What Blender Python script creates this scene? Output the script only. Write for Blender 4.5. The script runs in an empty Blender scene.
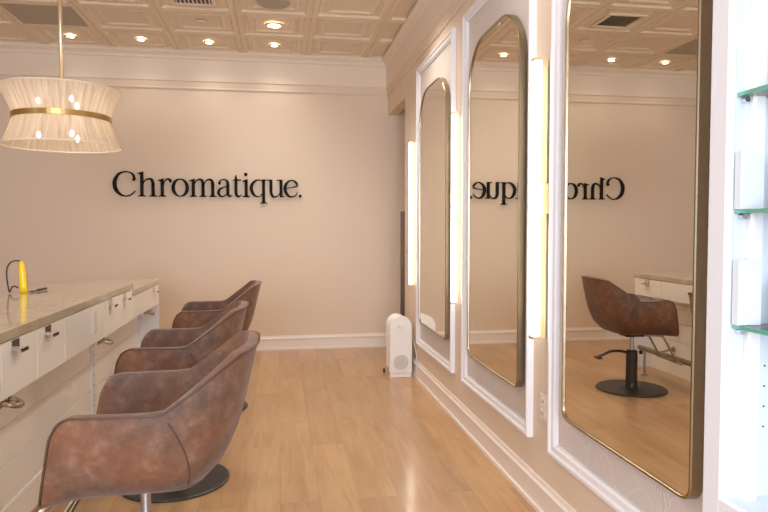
import bpy, bmesh, math, random
from mathutils import Vector, Matrix
random.seed(7)
PI = math.pi
S = bpy.context.scene
COL = S.collection

# ------------------------------------------------------------------ room numbers (metres)
W = 1.136        # right wall plane
D = 6.64         # back wall plane
H = 2.981        # ceiling
XL = -4.35       # left wall
YF = -2.6        # front wall (behind the camera)
CAMZ = 1.245
TILE = 0.61
GX0 = -2.156     # a tile line
GY0 = 6.61       # first tile row line from the back

# ------------------------------------------------------------------ materials
def srgb(r, g, b):
    f = lambda c: (c/255/12.92) if c/255 <= .04045 else ((c/255+.055)/1.055)**2.4
    return (f(r), f(g), f(b), 1)

def new_mat(name):
    m = bpy.data.materials.new(name); m.use_nodes = True
    nt = m.node_tree; p = nt.nodes['Principled BSDF']
    return m, nt, p

def mat(name, col, rough=.5, metal=0, noise=0, nscale=20, bump=0, bscale=60, emit=None, estr=0, coat=0, spec=.5):
    m, nt, p = new_mat(name)
    p.inputs['Base Color'].default_value = col
    p.inputs['Roughness'].default_value = rough
    p.inputs['Metallic'].default_value = metal
    p.inputs['Coat Weight'].default_value = coat
    p.inputs['Specular IOR Level'].default_value = spec
    if emit:
        p.inputs['Emission Color'].default_value = emit
        p.inputs['Emission Strength'].default_value = estr
    tc = nt.nodes.new('ShaderNodeTexCoord')
    n = nt.nodes.new('ShaderNodeTexNoise'); n.inputs['Scale'].default_value = nscale
    n.inputs['Detail'].default_value = 4
    nt.links.new(tc.outputs['Object'], n.inputs['Vector'])
    mx = nt.nodes.new('ShaderNodeMix'); mx.data_type = 'RGBA'
    k = 1-noise
    mx.inputs[6].default_value = col
    mx.inputs[7].default_value = (col[0]*k, col[1]*k, col[2]*k, 1)
    nt.links.new(n.outputs['Fac'], mx.inputs[0])
    nt.links.new(mx.outputs[2], p.inputs['Base Color'])
    if bump:
        nb = nt.nodes.new('ShaderNodeTexNoise'); nb.inputs['Scale'].default_value = bscale
        nb.inputs['Detail'].default_value = 3
        nt.links.new(tc.outputs['Object'], nb.inputs['Vector'])
        b = nt.nodes.new('ShaderNodeBump'); b.inputs['Strength'].default_value = bump
        b.inputs['Distance'].default_value = .004
        nt.links.new(nb.outputs['Fac'], b.inputs['Height'])
        nt.links.new(b.outputs['Normal'], p.inputs['Normal'])
    return m

def ramp(nt, stops):
    r = nt.nodes.new('ShaderNodeValToRGB')
    el = r.color_ramp.elements
    while len(el) < len(stops): el.new(.5)
    for e, (pos, c) in zip(el, stops): e.position = pos; e.color = c
    return r

def mat_floor():
    m, nt, p = new_mat('oak_planks')
    N = nt.nodes.new; L = nt.links.new
    tc = N('ShaderNodeTexCoord'); mp = N('ShaderNodeMapping')
    mp.inputs['Rotation'].default_value = (0, 0, PI/2)
    L(tc.outputs['Object'], mp.inputs['Vector'])
    br = N('ShaderNodeTexBrick')
    br.offset = .37; br.inputs['Scale'].default_value = 1
    br.inputs['Brick Width'].default_value = 1.22; br.inputs['Row Height'].default_value = .18
    br.inputs['Mortar Size'].default_value = .0012; br.inputs['Mortar Smooth'].default_value = .3
    br.inputs['Color1'].default_value = (0, 0, 0, 1); br.inputs['Color2'].default_value = (1, 1, 1, 1)
    br.inputs['Mortar'].default_value = (.5, .5, .5, 1)
    L(mp.outputs['Vector'], br.inputs['Vector'])
    # offset the grain per plank
    add = N('ShaderNodeVectorMath'); add.operation = 'MULTIPLY_ADD'
    add.inputs[1].default_value = (7.3, 3.1, 5.7)
    L(br.outputs['Color'], add.inputs[0]); L(mp.outputs['Vector'], add.inputs[2])
    st = N('ShaderNodeMapping'); st.inputs['Scale'].default_value = (1.6, 16, 1)
    L(add.outputs[0], st.inputs['Vector'])
    g = N('ShaderNodeTexNoise'); g.inputs['Scale'].default_value = 1.6; g.inputs['Detail'].default_value = 7
    g.inputs['Roughness'].default_value = .62; g.inputs['Distortion'].default_value = .8
    L(st.outputs['Vector'], g.inputs['Vector'])
    st2 = N('ShaderNodeMapping'); st2.inputs['Scale'].default_value = (.9, 3.5, 1)
    L(add.outputs[0], st2.inputs['Vector'])
    g2 = N('ShaderNodeTexNoise'); g2.inputs['Scale'].default_value = 1.5; g2.inputs['Detail'].default_value = 3
    L(st2.outputs['Vector'], g2.inputs['Vector'])
    r = ramp(nt, [(.28, srgb(164, 122, 82)), (.5, srgb(188, 148, 106)), (.72, srgb(204, 166, 126))])
    L(g.outputs['Fac'], r.inputs['Fac'])
    r2 = ramp(nt, [(.3, srgb(174, 132, 92)), (.7, srgb(204, 168, 126))])
    L(g2.outputs['Fac'], r2.inputs['Fac'])
    mx = N('ShaderNodeMix'); mx.data_type = 'RGBA'; mx.inputs[0].default_value = .5
    L(r.outputs['Color'], mx.inputs[6]); L(r2.outputs['Color'], mx.inputs[7])
    tone = N('ShaderNodeMapRange'); tone.inputs['To Min'].default_value = .88; tone.inputs['To Max'].default_value = 1.06
    L(br.outputs['Color'], tone.inputs['Value'])
    mul = N('ShaderNodeMix'); mul.data_type = 'RGBA'; mul.blend_type = 'MULTIPLY'; mul.inputs[0].default_value = 1
    L(mx.outputs[2], mul.inputs[6]); L(tone.outputs['Result'], mul.inputs[7])
    gap = N('ShaderNodeMix'); gap.data_type = 'RGBA'; gap.inputs[7].default_value = srgb(140, 98, 62)
    gf = N('ShaderNodeMath'); gf.operation = 'MULTIPLY'; gf.inputs[1].default_value = .55
    L(br.outputs['Fac'], gf.inputs[0]); L(gf.outputs[0], gap.inputs[0]); L(mul.outputs[2], gap.inputs[6])
    L(gap.outputs[2], p.inputs['Base Color'])
    p.inputs['Roughness'].default_value = .3
    p.inputs['Coat Weight'].default_value = .25; p.inputs['Coat Roughness'].default_value = .14
    bp = N('ShaderNodeBump'); bp.inputs['Strength'].default_value = .12; bp.inputs['Distance'].default_value = .003
    L(g.outputs['Fac'], bp.inputs['Height']); L(bp.outputs['Normal'], p.inputs['Normal'])
    return m

def mat_leather():
    m, nt, p = new_mat('distressed_leather')
    N = nt.nodes.new; L = nt.links.new
    tc = N('ShaderNodeTexCoord')
    a = N('ShaderNodeTexNoise'); a.inputs['Scale'].default_value = 20; a.inputs['Detail'].default_value = 9
    a.inputs['Roughness'].default_value = .66; a.inputs['Distortion'].default_value = .25
    L(tc.outputs['Object'], a.inputs['Vector'])
    r = ramp(nt, [(.30, srgb(70, 47, 36)), (.46, srgb(97, 69, 53)), (.56, srgb(111, 82, 66)), (.72, srgb(140, 113, 98))])
    L(a.outputs['Fac'], r.inputs['Fac'])
    b = N('ShaderNodeTexNoise'); b.inputs['Scale'].default_value = 4.5; b.inputs['Detail'].default_value = 4
    L(tc.outputs['Object'], b.inputs['Vector'])
    r2 = ramp(nt, [(.36, srgb(142, 88, 52)), (.64, srgb(96, 77, 69))])
    L(b.outputs['Fac'], r2.inputs['Fac'])
    mx = N('ShaderNodeMix'); mx.data_type = 'RGBA'; mx.inputs[0].default_value = .4
    L(r.outputs['Color'], mx.inputs[6]); L(r2.outputs['Color'], mx.inputs[7])
    L(mx.outputs[2], p.inputs['Base Color'])
    p.inputs['Roughness'].default_value = .62; p.inputs['Specular IOR Level'].default_value = .35
    p.inputs['Sheen Weight'].default_value = .15
    c = N('ShaderNodeTexNoise'); c.inputs['Scale'].default_value = 180; c.inputs['Detail'].default_value = 2
    L(tc.outputs['Object'], c.inputs['Vector'])
    bp = N('ShaderNodeBump'); bp.inputs['Strength'].default_value = .25; bp.inputs['Distance'].default_value = .001
    L(c.outputs['Fac'], bp.inputs['Height']); L(bp.outputs['Normal'], p.inputs['Normal'])
    return m

def mat_wallpaper():
    """fan-shaped leaves drawn in fine pale lines on beige"""
    m, nt, p = new_mat('leaf_wallpaper')
    N = nt.nodes.new; L = nt.links.new
    tc = N('ShaderNodeTexCoord'); sep = N('ShaderNodeSeparateXYZ'); L(tc.outputs['Object'], sep.inputs[0])
    cmb = N('ShaderNodeCombineXYZ'); L(sep.outputs['Y'], cmb.inputs[0]); L(sep.outputs['Z'], cmb.inputs[1])
    nz = N('ShaderNodeTexNoise'); nz.inputs['Scale'].default_value = 5; L(cmb.outputs[0], nz.inputs['Vector'])
    nm = N('ShaderNodeVectorMath'); nm.operation = 'MULTIPLY_ADD'; nm.inputs[1].default_value = (.14, .14, 0)
    L(nz.outputs['Color'], nm.inputs[0]); L(cmb.outputs[0], nm.inputs[2])
    cmb = nm
    vo = N('ShaderNodeTexVoronoi'); vo.voronoi_dimensions = '2D'; vo.inputs['Scale'].default_value = 5.5
    L(cmb.outputs[0], vo.inputs['Vector'])
    de = N('ShaderNodeTexVoronoi'); de.voronoi_dimensions = '2D'; de.feature = 'DISTANCE_TO_EDGE'; de.inputs['Scale'].default_value = 5.5
    L(cmb.outputs[0], de.inputs['Vector'])
    # direction per cell -> rotated coordinate -> fine lines fanning out
    sc = N('ShaderNodeSeparateColor'); L(vo.outputs['Color'], sc.inputs[0])
    ang = N('ShaderNodeMapRange'); ang.inputs['To Min'].default_value = -.4; ang.inputs['To Max'].default_value = .4
    L(sc.outputs[0], ang.inputs['Value'])
    rot = N('ShaderNodeVectorRotate'); rot.rotation_type = 'Z_AXIS'
    L(cmb.outputs[0], rot.inputs['Vector']); L(ang.outputs['Result'], rot.inputs['Angle'])
    wv = N('ShaderNodeTexWave'); wv.inputs['Scale'].default_value = 30; wv.inputs['Distortion'].default_value = 1.2
    wv.inputs['Detail'].default_value = 1; wv.inputs['Detail Scale'].default_value = .4
    L(rot.outputs[0], wv.inputs['Vector'])
    lt = N('ShaderNodeMapRange'); lt.inputs['From Min'].default_value = .72; lt.inputs['From Max'].default_value = .95
    L(wv.outputs['Fac'], lt.inputs['Value'])
    ed = N('ShaderNodeMapRange'); ed.inputs['From Min'].default_value = .03; ed.inputs['From Max'].default_value = .012
    L(de.outputs['Distance'], ed.inputs['Value'])
    mxm = N('ShaderNodeMath'); mxm.operation = 'MAXIMUM'; L(lt.outputs['Result'], mxm.inputs[0]); eh = N('ShaderNodeMath'); eh.operation = 'MULTIPLY'; eh.inputs[1].default_value = .45; L(ed.outputs['Result'], eh.inputs[0]); L(eh.outputs[0], mxm.inputs[1])
    mx = N('ShaderNodeMix'); mx.data_type = 'RGBA'
    mx.inputs[6].default_value = srgb(206, 196, 190); mx.inputs[7].default_value = srgb(228, 221, 216)
    L(mxm.outputs[0], mx.inputs[0]); L(mx.outputs[2], p.inputs['Base Color'])
    p.inputs['Roughness'].default_value = .6
    return m

def mat_marble():
    m, nt, p = new_mat('polished_stone')
    N = nt.nodes.new; L = nt.links.new
    tc = N('ShaderNodeTexCoord')
    n = N('ShaderNodeTexNoise'); n.inputs['Scale'].default_value = 7; n.inputs['Detail'].default_value = 10
    n.inputs['Roughness'].default_value = .7; n.inputs['Distortion'].default_value = .5
    L(tc.outputs['Object'], n.inputs['Vector'])
    r = ramp(nt, [(.3, srgb(182, 165, 140)), (.5, srgb(194, 179, 155)), (.7, srgb(206, 193, 170))])
    L(n.outputs['Fac'], r.inputs['Fac']); L(r.outputs['Color'], p.inputs['Base Color'])
    p.inputs['Roughness'].default_value = .07; p.inputs['IOR'].default_value = 1.55
    return m

def mat_shade():
    """sheer vertical threads round the shade: partly see-through, lets the bulbs glow through"""
    m, nt, p = new_mat('string_shade')
    N = nt.nodes.new; L = nt.links.new
    out = nt.nodes['Material Output']; nt.nodes.remove(p)
    tc = N('ShaderNodeTexCoord'); sp = N('ShaderNodeSeparateXYZ'); L(tc.outputs['Object'], sp.inputs[0])
    at = N('ShaderNodeMath'); at.operation = 'ARCTAN2'; L(sp.outputs['Y'], at.inputs[0]); L(sp.outputs['X'], at.inputs[1])
    cb = N('ShaderNodeCombineXYZ'); L(at.outputs[0], cb.inputs[0])
    zz = N('ShaderNodeMath'); zz.operation = 'MULTIPLY'; zz.inputs[1].default_value = .25; L(sp.outputs['Z'], zz.inputs[0]); L(zz.outputs[0], cb.inputs[1])
    n = N('ShaderNodeTexNoise'); n.inputs['Scale'].default_value = 14; n.inputs['Detail'].default_value = 6; n.inputs['Roughness'].default_value = .75
    L(cb.outputs[0], n.inputs['Vector'])
    r = ramp(nt, [(.32, srgb(196, 172, 148)), (.66, srgb(244, 230, 212))])
    L(n.outputs['Fac'], r.inputs['Fac'])
    d = N('ShaderNodeBsdfDiffuse'); L(r.outputs['Color'], d.inputs['Color'])
    t = N('ShaderNodeBsdfTranslucent'); L(r.outputs['Color'], t.inputs['Color'])
    mx = N('ShaderNodeMixShader'); mx.inputs[0].default_value = .5; L(d.outputs[0], mx.inputs[1]); L(t.outputs[0], mx.inputs[2])
    tr = N('ShaderNodeBsdfTransparent')
    f = N('ShaderNodeMapRange'); f.inputs['From Min'].default_value = .35; f.inputs['From Max'].default_value = .7
    f.inputs['To Min'].default_value = .02; f.inputs['To Max'].default_value = .09
    L(n.outputs['Fac'], f.inputs['Value'])
    m2 = N('ShaderNodeMixShader'); L(f.outputs['Result'], m2.inputs[0]); L(mx.outputs[0], m2.inputs[1]); L(tr.outputs[0], m2.inputs[2])
    L(m2.outputs[0], out.inputs['Surface'])
    return m

def mat_pane(name, tint, k):
    m, nt, p = new_mat(name)
    out = nt.nodes['Material Output']; nt.nodes.remove(p)
    tr = nt.nodes.new('ShaderNodeBsdfTransparent'); tr.inputs[0].default_value = tint
    gl = nt.nodes.new('ShaderNodeBsdfGlossy'); gl.inputs['Roughness'].default_value = .01
    fr = nt.nodes.new('ShaderNodeFresnel'); fr.inputs[0].default_value = k
    mx = nt.nodes.new('ShaderNodeMixShader')
    nt.links.new(fr.outputs[0], mx.inputs[0]); nt.links.new(tr.outputs[0], mx.inputs[1]); nt.links.new(gl.outputs[0], mx.inputs[2])
    nt.links.new(mx.outputs[0], out.inputs['Surface'])
    return m

M = dict(
    wall=mat('wall_paint', srgb(226, 208, 188), .75, noise=.03, nscale=1.2, bump=.05, bscale=200),
    frieze=mat('frieze_paint', srgb(230, 217, 200), .6),
    ceil=mat('ceiling_paint', srgb(228, 212, 190), .5, noise=.03, nscale=3),
    trim=mat('trim_paint', srgb(234, 232, 236), .38),
    base=mat('baseboard_paint', srgb(234, 224, 216), .4),
    cab=mat('cabinet_lacquer', srgb(250, 244, 236), .3),
    white=mat('white_lacquer', srgb(232, 232, 238), .3),
    glosswhite=mat('display_white', srgb(214, 222, 232), .18),
    plastic=mat('white_plastic', srgb(236, 230, 226), .35),
    outlet=mat('outlet_plastic', srgb(232, 226, 220), .3),
    slot=mat('slot_dark', srgb(70, 62, 56), .6),
    floor=mat_floor(), leather=mat_leather(), paper=mat_wallpaper(), marble=mat_marble(), shade=mat_shade(),
    piping=mat('piping_leather', srgb(84, 58, 46), .5),
    brass=mat('brushed_brass', srgb(196, 160, 100), .28, metal=1, noise=.12, nscale=40),
    darkbrass=mat('aged_brass', srgb(168, 152, 126), .34, metal=1, noise=.15, nscale=30),
    goldbr=mat('gold_paint', srgb(220, 202, 166), .35, metal=.8),
    chrome=mat('chrome', srgb(215, 218, 224), .12, metal=1),
    steel=mat('satin_steel', srgb(178, 180, 186), .3, metal=1),
    rail=mat('champagne_tube', srgb(180, 168, 148), .3, metal=1),
    black=mat('black_powder_coat', srgb(56, 52, 50), .42, noise=.1),
    letter=mat('dark_letter', srgb(40, 32, 28), .8, spec=.1),
    mirror=mat('mirror_silver', (.85, .81, .74, 1), .0, metal=1),
    led=mat('led_diffuser', (1, 1, 1, 1), .5, emit=(1, .92, .78, 1), estr=16),
    bulb=mat('bulb_glow', (1, 1, 1, 1), .5, emit=(1, .88, .70, 1), estr=42),
    down=mat('downlight_glow', (1, 1, 1, 1), .5, emit=(1, .90, .74, 1), estr=25),
    strip=mat('strip_glow', (1, 1, 1, 1), .5, emit=(.86, .93, 1, 1), estr=1.6),
    grey=mat('grey_panel', srgb(176, 166, 152), .7, noise=.05, nscale=60),
    ventdark=mat('vent_dark', srgb(88, 78, 68), .8),
    yellow=mat('yellow_plastic', srgb(246, 208, 20), .3),
    cord=mat('dark_cord', srgb(62, 56, 58), .5),
    whitecord=mat('white_cord', srgb(224, 218, 212), .5),
    pane=mat_pane('window_pane', (1, 1, 1, 1), 1.3),
    shelf=mat_pane('shelf_glass', (.88, .97, .94, 1), 1.3),
    shelfedge=mat('glass_edge_green', srgb(96, 176, 148), .08, coat=1),
    bottle=mat('brown_bottle', srgb(92, 60, 42), .15),
    frost=mat('frosted_bottle', srgb(232, 232, 230), .4),
    slab=mat('shadow_slab_tone', srgb(220, 226, 234), .6),  # pale grey of the slabs that imitate shadows in the display cabinet
    street=mat('pavement', srgb(160, 156, 150), .9, noise=.2),
    wood=mat('dark_wood', srgb(84, 62, 46), .4, noise=.3, nscale=12),
)

# ------------------------------------------------------------------ geometry helpers
def smooth(bm, on=True):
    for f in bm.faces: f.smooth = on

def obj(name, bm, m, parent=None, loc=None, rot=None, sm=False, bevel=0, bseg=2):
    me = bpy.data.meshes.new(name)
    bmesh.ops.recalc_face_normals(bm, faces=bm.faces[:])
    if sm: smooth(bm)
    bm.to_mesh(me); bm.free()
    o = bpy.data.objects.new(name, me)
    if m: me.materials.append(m)
    COL.objects.link(o)
    if parent: o.parent = parent
    if loc: o.location = loc
    if rot: o.rotation_euler = rot
    if bevel:
        b = o.modifiers.new('bevel', 'BEVEL'); b.width = bevel; b.segments = bseg; b.limit_method = 'ANGLE'
        b.angle_limit = math.radians(40)
    return o

def tag(o, label=None, cat=None, group=None, kind=None):
    if label: o['label'] = label
    if cat: o['category'] = cat
    if group: o['group'] = group
    if kind: o['kind'] = kind
    return o

def empty(name, loc, label, cat, group=None, rz=0):
    o = bpy.data.objects.new(name, None); COL.objects.link(o)
    o.location = loc; o.rotation_euler = (0, 0, rz); o.empty_display_size = .1
    return tag(o, label, cat, group)

def struct(name, bm, m, parent=None, **k):
    return tag(obj(name, bm, m, parent, **k), kind='structure')

def B(bm, x0, x1, y0, y1, z0, z1):
    v = [bm.verts.new(p) for p in ((x0,y0,z0),(x1,y0,z0),(x1,y1,z0),(x0,y1,z0),(x0,y0,z1),(x1,y0,z1),(x1,y1,z1),(x0,y1,z1))]
    for f in ((0,3,2,1),(4,5,6,7),(0,1,5,4),(1,2,6,5),(2,3,7,6),(3,0,4,7)):
        bm.faces.new([v[i] for i in f])
    return bm

def box(x0, x1, y0, y1, z0, z1): return B(bmesh.new(), x0, x1, y0, y1, z0, z1)

def lathe(profile, seg=40, bm=None, cap=True, axis='Z', org=(0,0,0)):
    bm = bm or bmesh.new(); rings = []
    def P(r, a, h):
        c, s = r*math.cos(a), r*math.sin(a)
        v = {'Z': (c, s, h), 'X': (h, c, s), 'Y': (c, h, s)}[axis]
        return (v[0]+org[0], v[1]+org[1], v[2]+org[2])
    for r, h in profile:
        rings.append([bm.verts.new(P(r, 2*PI*i/seg, h)) for i in range(seg)])
    for a, b in zip(rings, rings[1:]):
        for i in range(seg): bm.faces.new((a[i], a[(i+1) % seg], b[(i+1) % seg], b[i]))
    if cap:
        bm.faces.new(rings[0][::-1]); bm.faces.new(rings[-1])
    return bm

def cat_rom(pts, n=8):
    pts = [Vector(p) for p in pts]; q = [pts[0]*2-pts[1]]+pts+[pts[-1]*2-pts[-2]]; out = []
    for i in range(1, len(q)-2):
        for k in range(n):
            t = k/n; a, b, c, d = q[i-1], q[i], q[i+1], q[i+2]
            out.append(.5*((2*b)+(c-a)*t+(2*a-5*b+4*c-d)*t*t+(3*b-a-3*c+d)*t**3))
    out.append(pts[-1]); return out

def tube(pts, r, seg=10, bm=None, closed=False, flat=1.0):
    bm = bm or bmesh.new(); pts = [Vector(p) for p in pts]; n = len(pts); rings = []; up = None
    for i, p in enumerate(pts):
        a = pts[(i-1) % n] if (closed or i > 0) else p
        b = pts[(i+1) % n] if (closed or i < n-1) else p
        t = (b-a).normalized()
        if up is None:
            up = Vector((0,0,1)) if abs(t.z) < .9 else Vector((1,0,0))
        u = (up-t*up.dot(t)).normalized(); v = t.cross(u); up = u
        rr = r[i] if isinstance(r, (list, tuple)) else r
        rings.append([bm.verts.new(p+u*rr*math.cos(2*PI*k/seg)+v*rr*flat*math.sin(2*PI*k/seg)) for k in range(seg)])
    m = n if closed else n-1
    for i in range(m):
        a, b = rings[i], rings[(i+1) % n]
        for k in range(seg): bm.faces.new((a[k], a[(k+1) % seg], b[(k+1) % seg], b[k]))
    if not closed:
        bm.faces.new(rings[0][::-1]); bm.faces.new(rings[-1])
    return bm

def prism(poly, axis, a, b, bm=None):
    """extrude a 2-D outline along an axis from a to b"""
    bm = bm or bmesh.new()
    def P(u, v, w): return {'X': (w, u, v), 'Y': (u, w, v), 'Z': (u, v, w)}[axis]
    A = [bm.verts.new(P(u, v, a)) for u, v in poly]; C = [bm.verts.new(P(u, v, b)) for u, v in poly]
    n = len(poly)
    bm.faces.new(A); bm.faces.new(C[::-1])
    for i in range(n): bm.faces.new((A[i], C[i], C[(i+1) % n], A[(i+1) % n]))
    return bm

def frame_sweep(outer, prof, bm=None):
    """outer: closed path [(u,v)] with mitred corners; prof: [(inset, depth)] ; returns verts fn in (u,v,depth)"""
    raise NotImplementedError

def rect_frame_x(y0, y1, z0, z1, x, prof):
    """mitred picture-frame moulding on a wall at X=x, rising towards -X. prof = [(inset, rise)] closed loop against the wall"""
    bm = bmesh.new(); rings = []
    for ins, rise in prof:
        rings.append([bm.verts.new(p) for p in ((x-rise, y0+ins, z0+ins), (x-rise, y1-ins, z0+ins), (x-rise, y1-ins, z1-ins), (x-rise, y0+ins, z1-ins))])
    n = len(rings)
    for i in range(n):
        a, b = rings[i], rings[(i+1) % n]
        for k in range(4): bm.faces.new((a[k], a[(k+1) % 4], b[(k+1) % 4], b[k]))
    return bm

def copy_tree(o, parent=None):
    c = o.copy(); COL.objects.link(c)
    if parent: c.parent = parent
    for ch in list(o.children): copy_tree(ch, c)
    return c

# ------------------------------------------------------------------ room shell
struct('floor', box(XL-.1, W+1.0, YF-.1, D+.1, -.05, 0), M['floor'])
struct('wall_back', box(XL-.1, W+1.0, D, D+.1, 0, H+.1), M['wall'])
wl = bmesh.new(); LY0, LY1 = -2.3, .6
B(wl, XL-.1, XL, YF, LY0, 0, H+.1); B(wl, XL-.1, XL, LY1, D, 0, H+.1)
B(wl, XL-.1, XL, LY0, LY1, 0, .35); B(wl, XL-.1, XL, LY0, LY1, 2.6, H+.1)
struct('wall_left', wl, M['wall'])
wl = bmesh.new()
for a in (LY0, -.85, LY1-.05): B(wl, XL-.08, XL-.02, a, a+.05, .35, 2.6)
B(wl, XL-.08, XL-.02, LY0, LY1, .35, .40); B(wl, XL-.08, XL-.02, LY0, LY1, 2.55, 2.6)
wl = struct('fill_window', wl, M['trim'])  # unseen window, added to bring cool light onto the right wall
struct('pane', box(XL-.055, XL-.05, LY0, LY1, .35, 2.6), M['pane'], wl)
OY0, OZ = 5.73, 2.42          # doorway in the right wall
NY0, NY1, NZ0, NZ1 = .46, 1.425, .55, 2.55   # niche for the display cabinet
wr = bmesh.new()
B(wr, W, W+.1, YF, NY0, 0, H+.1)
B(wr, W, W+.1, NY0, NY1, 0, NZ0); B(wr, W, W+.1, NY0, NY1, NZ1, H+.1)
B(wr, W, W+.1, NY1, OY0, 0, H+.1)
B(wr, W, W+.1, OY0, D, OZ, H+.1)
B(wr, W+.1, W+.95, OY0-.1, OY0, 0, H+.1)      # passage side
B(wr, W+.95, W+1.0, OY0-.1, D, 0, H+.1)
B(wr, W+.1, W+.95, OY0, D, OZ+.25, OZ+.3)
B(wr, W+.5, W+.55, NY0-.05, NY1+.05, 0, H)    # behind the niche
struct('wall_right', wr, M['wall'])
# front wall with a wide shop window
FX0, FX1, FZ0, FZ1 = -2.3, .7, .35, 2.6
wf = bmesh.new()
B(wf, XL, FX0, YF-.1, YF, 0, H+.1); B(wf, FX1, W+.1, YF-.1, YF, 0, H+.1)
B(wf, FX0, FX1, YF-.1, YF, 0, FZ0); B(wf, FX0, FX1, YF-.1, YF, FZ1, H+.1)
struct('wall_front', wf, M['wall'])
win = bmesh.new()
for a in (FX0, -.82, FX1-.05): B(win, a, a+.05, YF-.08, YF-.02, FZ0, FZ1)
B(win, FX0, FX1, YF-.08, YF-.02, FZ0, FZ0+.05); B(win, FX0, FX1, YF-.08, YF-.02, FZ1-.05, FZ1)
wo = struct('window_1', win, M['trim'])
struct('pane', box(FX0, FX1, YF-.055, YF-.05, FZ0, FZ1), M['pane'], wo)

# ceiling of pressed square tiles
GREY = (-1, 1)     # (column from GX0, row) of the plain grey access tile
gcol = [GX0+TILE*i for i in range(-4, 6)]
rings = [(0, .008), (.003, .008), (.004, 0), (.044, 0), (.058, .018), (.092, .020), (.108, .008), (.132, .008), (.150, .022)]
cb = bmesh.new()
def ring_tile(x0, x1, y0, y1, rr, centre=True):
    prev = None
    for ins, dz in rr:
        v = [cb.verts.new(p) for p in ((x0+ins, y0+ins, H+dz), (x1-ins, y0+ins, H+dz), (x1-ins, y1-ins, H+dz), (x0+ins, y1-ins, H+dz))]
        if prev:
            for k in range(4): cb.faces.new((prev[k], prev[(k+1) % 4], v[(k+1) % 4], v[k]))
        prev = v
    if centre: cb.faces.new(prev)
rowN = 15
for j in range(rowN):
    y1 = GY0-TILE*j; y0 = y1-TILE
    for i, x0 in enumerate(gcol):
        x1 = x0+TILE
        if x0 > .8: x1 = W   # cut column
        if x1 == W:
            ring_tile(x0, x1+.06, y0, y1, rings[:6]); continue
        if j == 1 and abs(x0-GX0) < .01:
            ring_tile(x0, x1, y0, y1, rings[:4], False)
            ring_tile(x0+.048, x1-.048, y0+.048, y1-.048, [(0, 0), (0.001, .02)]); continue
        ring_tile(x0, x1, y0, y1, rings)
xs = gcol+[W]
for i in range(len(xs)-1): ring_tile(xs[i], xs[i+1], GY0, D, [(0, .012), (.004, .012), (.005, 0)])
B(cb, XL-.1, W+1.0, YF-.1, D+.1, H+.05, H+.1)
B(cb, XL, gcol[0], YF, D, H, H+.02)
struct('ceiling', cb, M['ceil'])

# crown + frieze, swept along each wall (offset from the wall, height)
crown = [(0, 2.70), (.022, 2.70), (.022, 2.905), (.034, 2.915), (.040, 2.935), (.062, 2.955), (.074, 2.962), (.074, 2.985), (0, 2.985)]
rail_ = [(0, 2.615), (.010, 2.615), (.016, 2.624), (.016, 2.632), (.011, 2.640), (.011, 2.692), (.016, 2.70), (0, 2.70)]
def along_walls(n0, prof, m, zc=0):
    k = n0
    struct('trim_%d' % k, prism([(D-o, z) for o, z in prof], 'X', XL, W), m); k += 1
    struct('trim_%d' % k, prism([(W-o, z) for o, z in prof], 'Y', YF, D), m); k += 1
    struct('trim_%d' % k, prism([(XL+o, z) for o, z in prof], 'Y', YF, D), m); k += 1
    return k
tn = along_walls(1, crown, M['frieze'])
tn = along_walls(tn, rail_, M['wall'])
# baseboards
bprof = [(0, 0), (.026, 0), (.026, .020), (.016, .024), (.016, .104), (.021, .108), (.021, .120), (.012, .128), (.009, .143), (0, .143)]
struct('baseboard_back', prism([(D-o, z) for o, z in bprof], 'X', XL, W+.9), M['base'])
struct('baseboard_right', prism([(W-o, z) for o, z in bprof], 'Y', YF, OY0), M['base'])
struct('baseboard_left', prism([(XL+o, z) for o, z in bprof], 'Y', YF, D), M['base'])
# dark narrow upright strip standing at the doorway edge
struct('upright_strip', box(W-.034, W-.002, OY0+.005, OY0+.045, .001, 1.40), M['wood'])

# three moulded panels with leaf wallpaper on the right wall
pprof = [(0, 0), (0, .024), (.006, .030), (.018, .030), (.026, .022), (.044, .020), (.052, .012), (.056, .012), (.056, 0)]
PANELS = [(1.36, 2.52), (2.737, 3.81), (4.045, 5.13)]
for y0, y1 in PANELS:
    t = struct('trim_%d' % tn, rect_frame_x(y0, y1, .295, 2.53, W, pprof), M['trim']); tn += 1
    struct('wallpaper', box(W-.003, W+.002, y0+.05, y1-.05, .34, 2.48), M['paper'], t)

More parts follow.
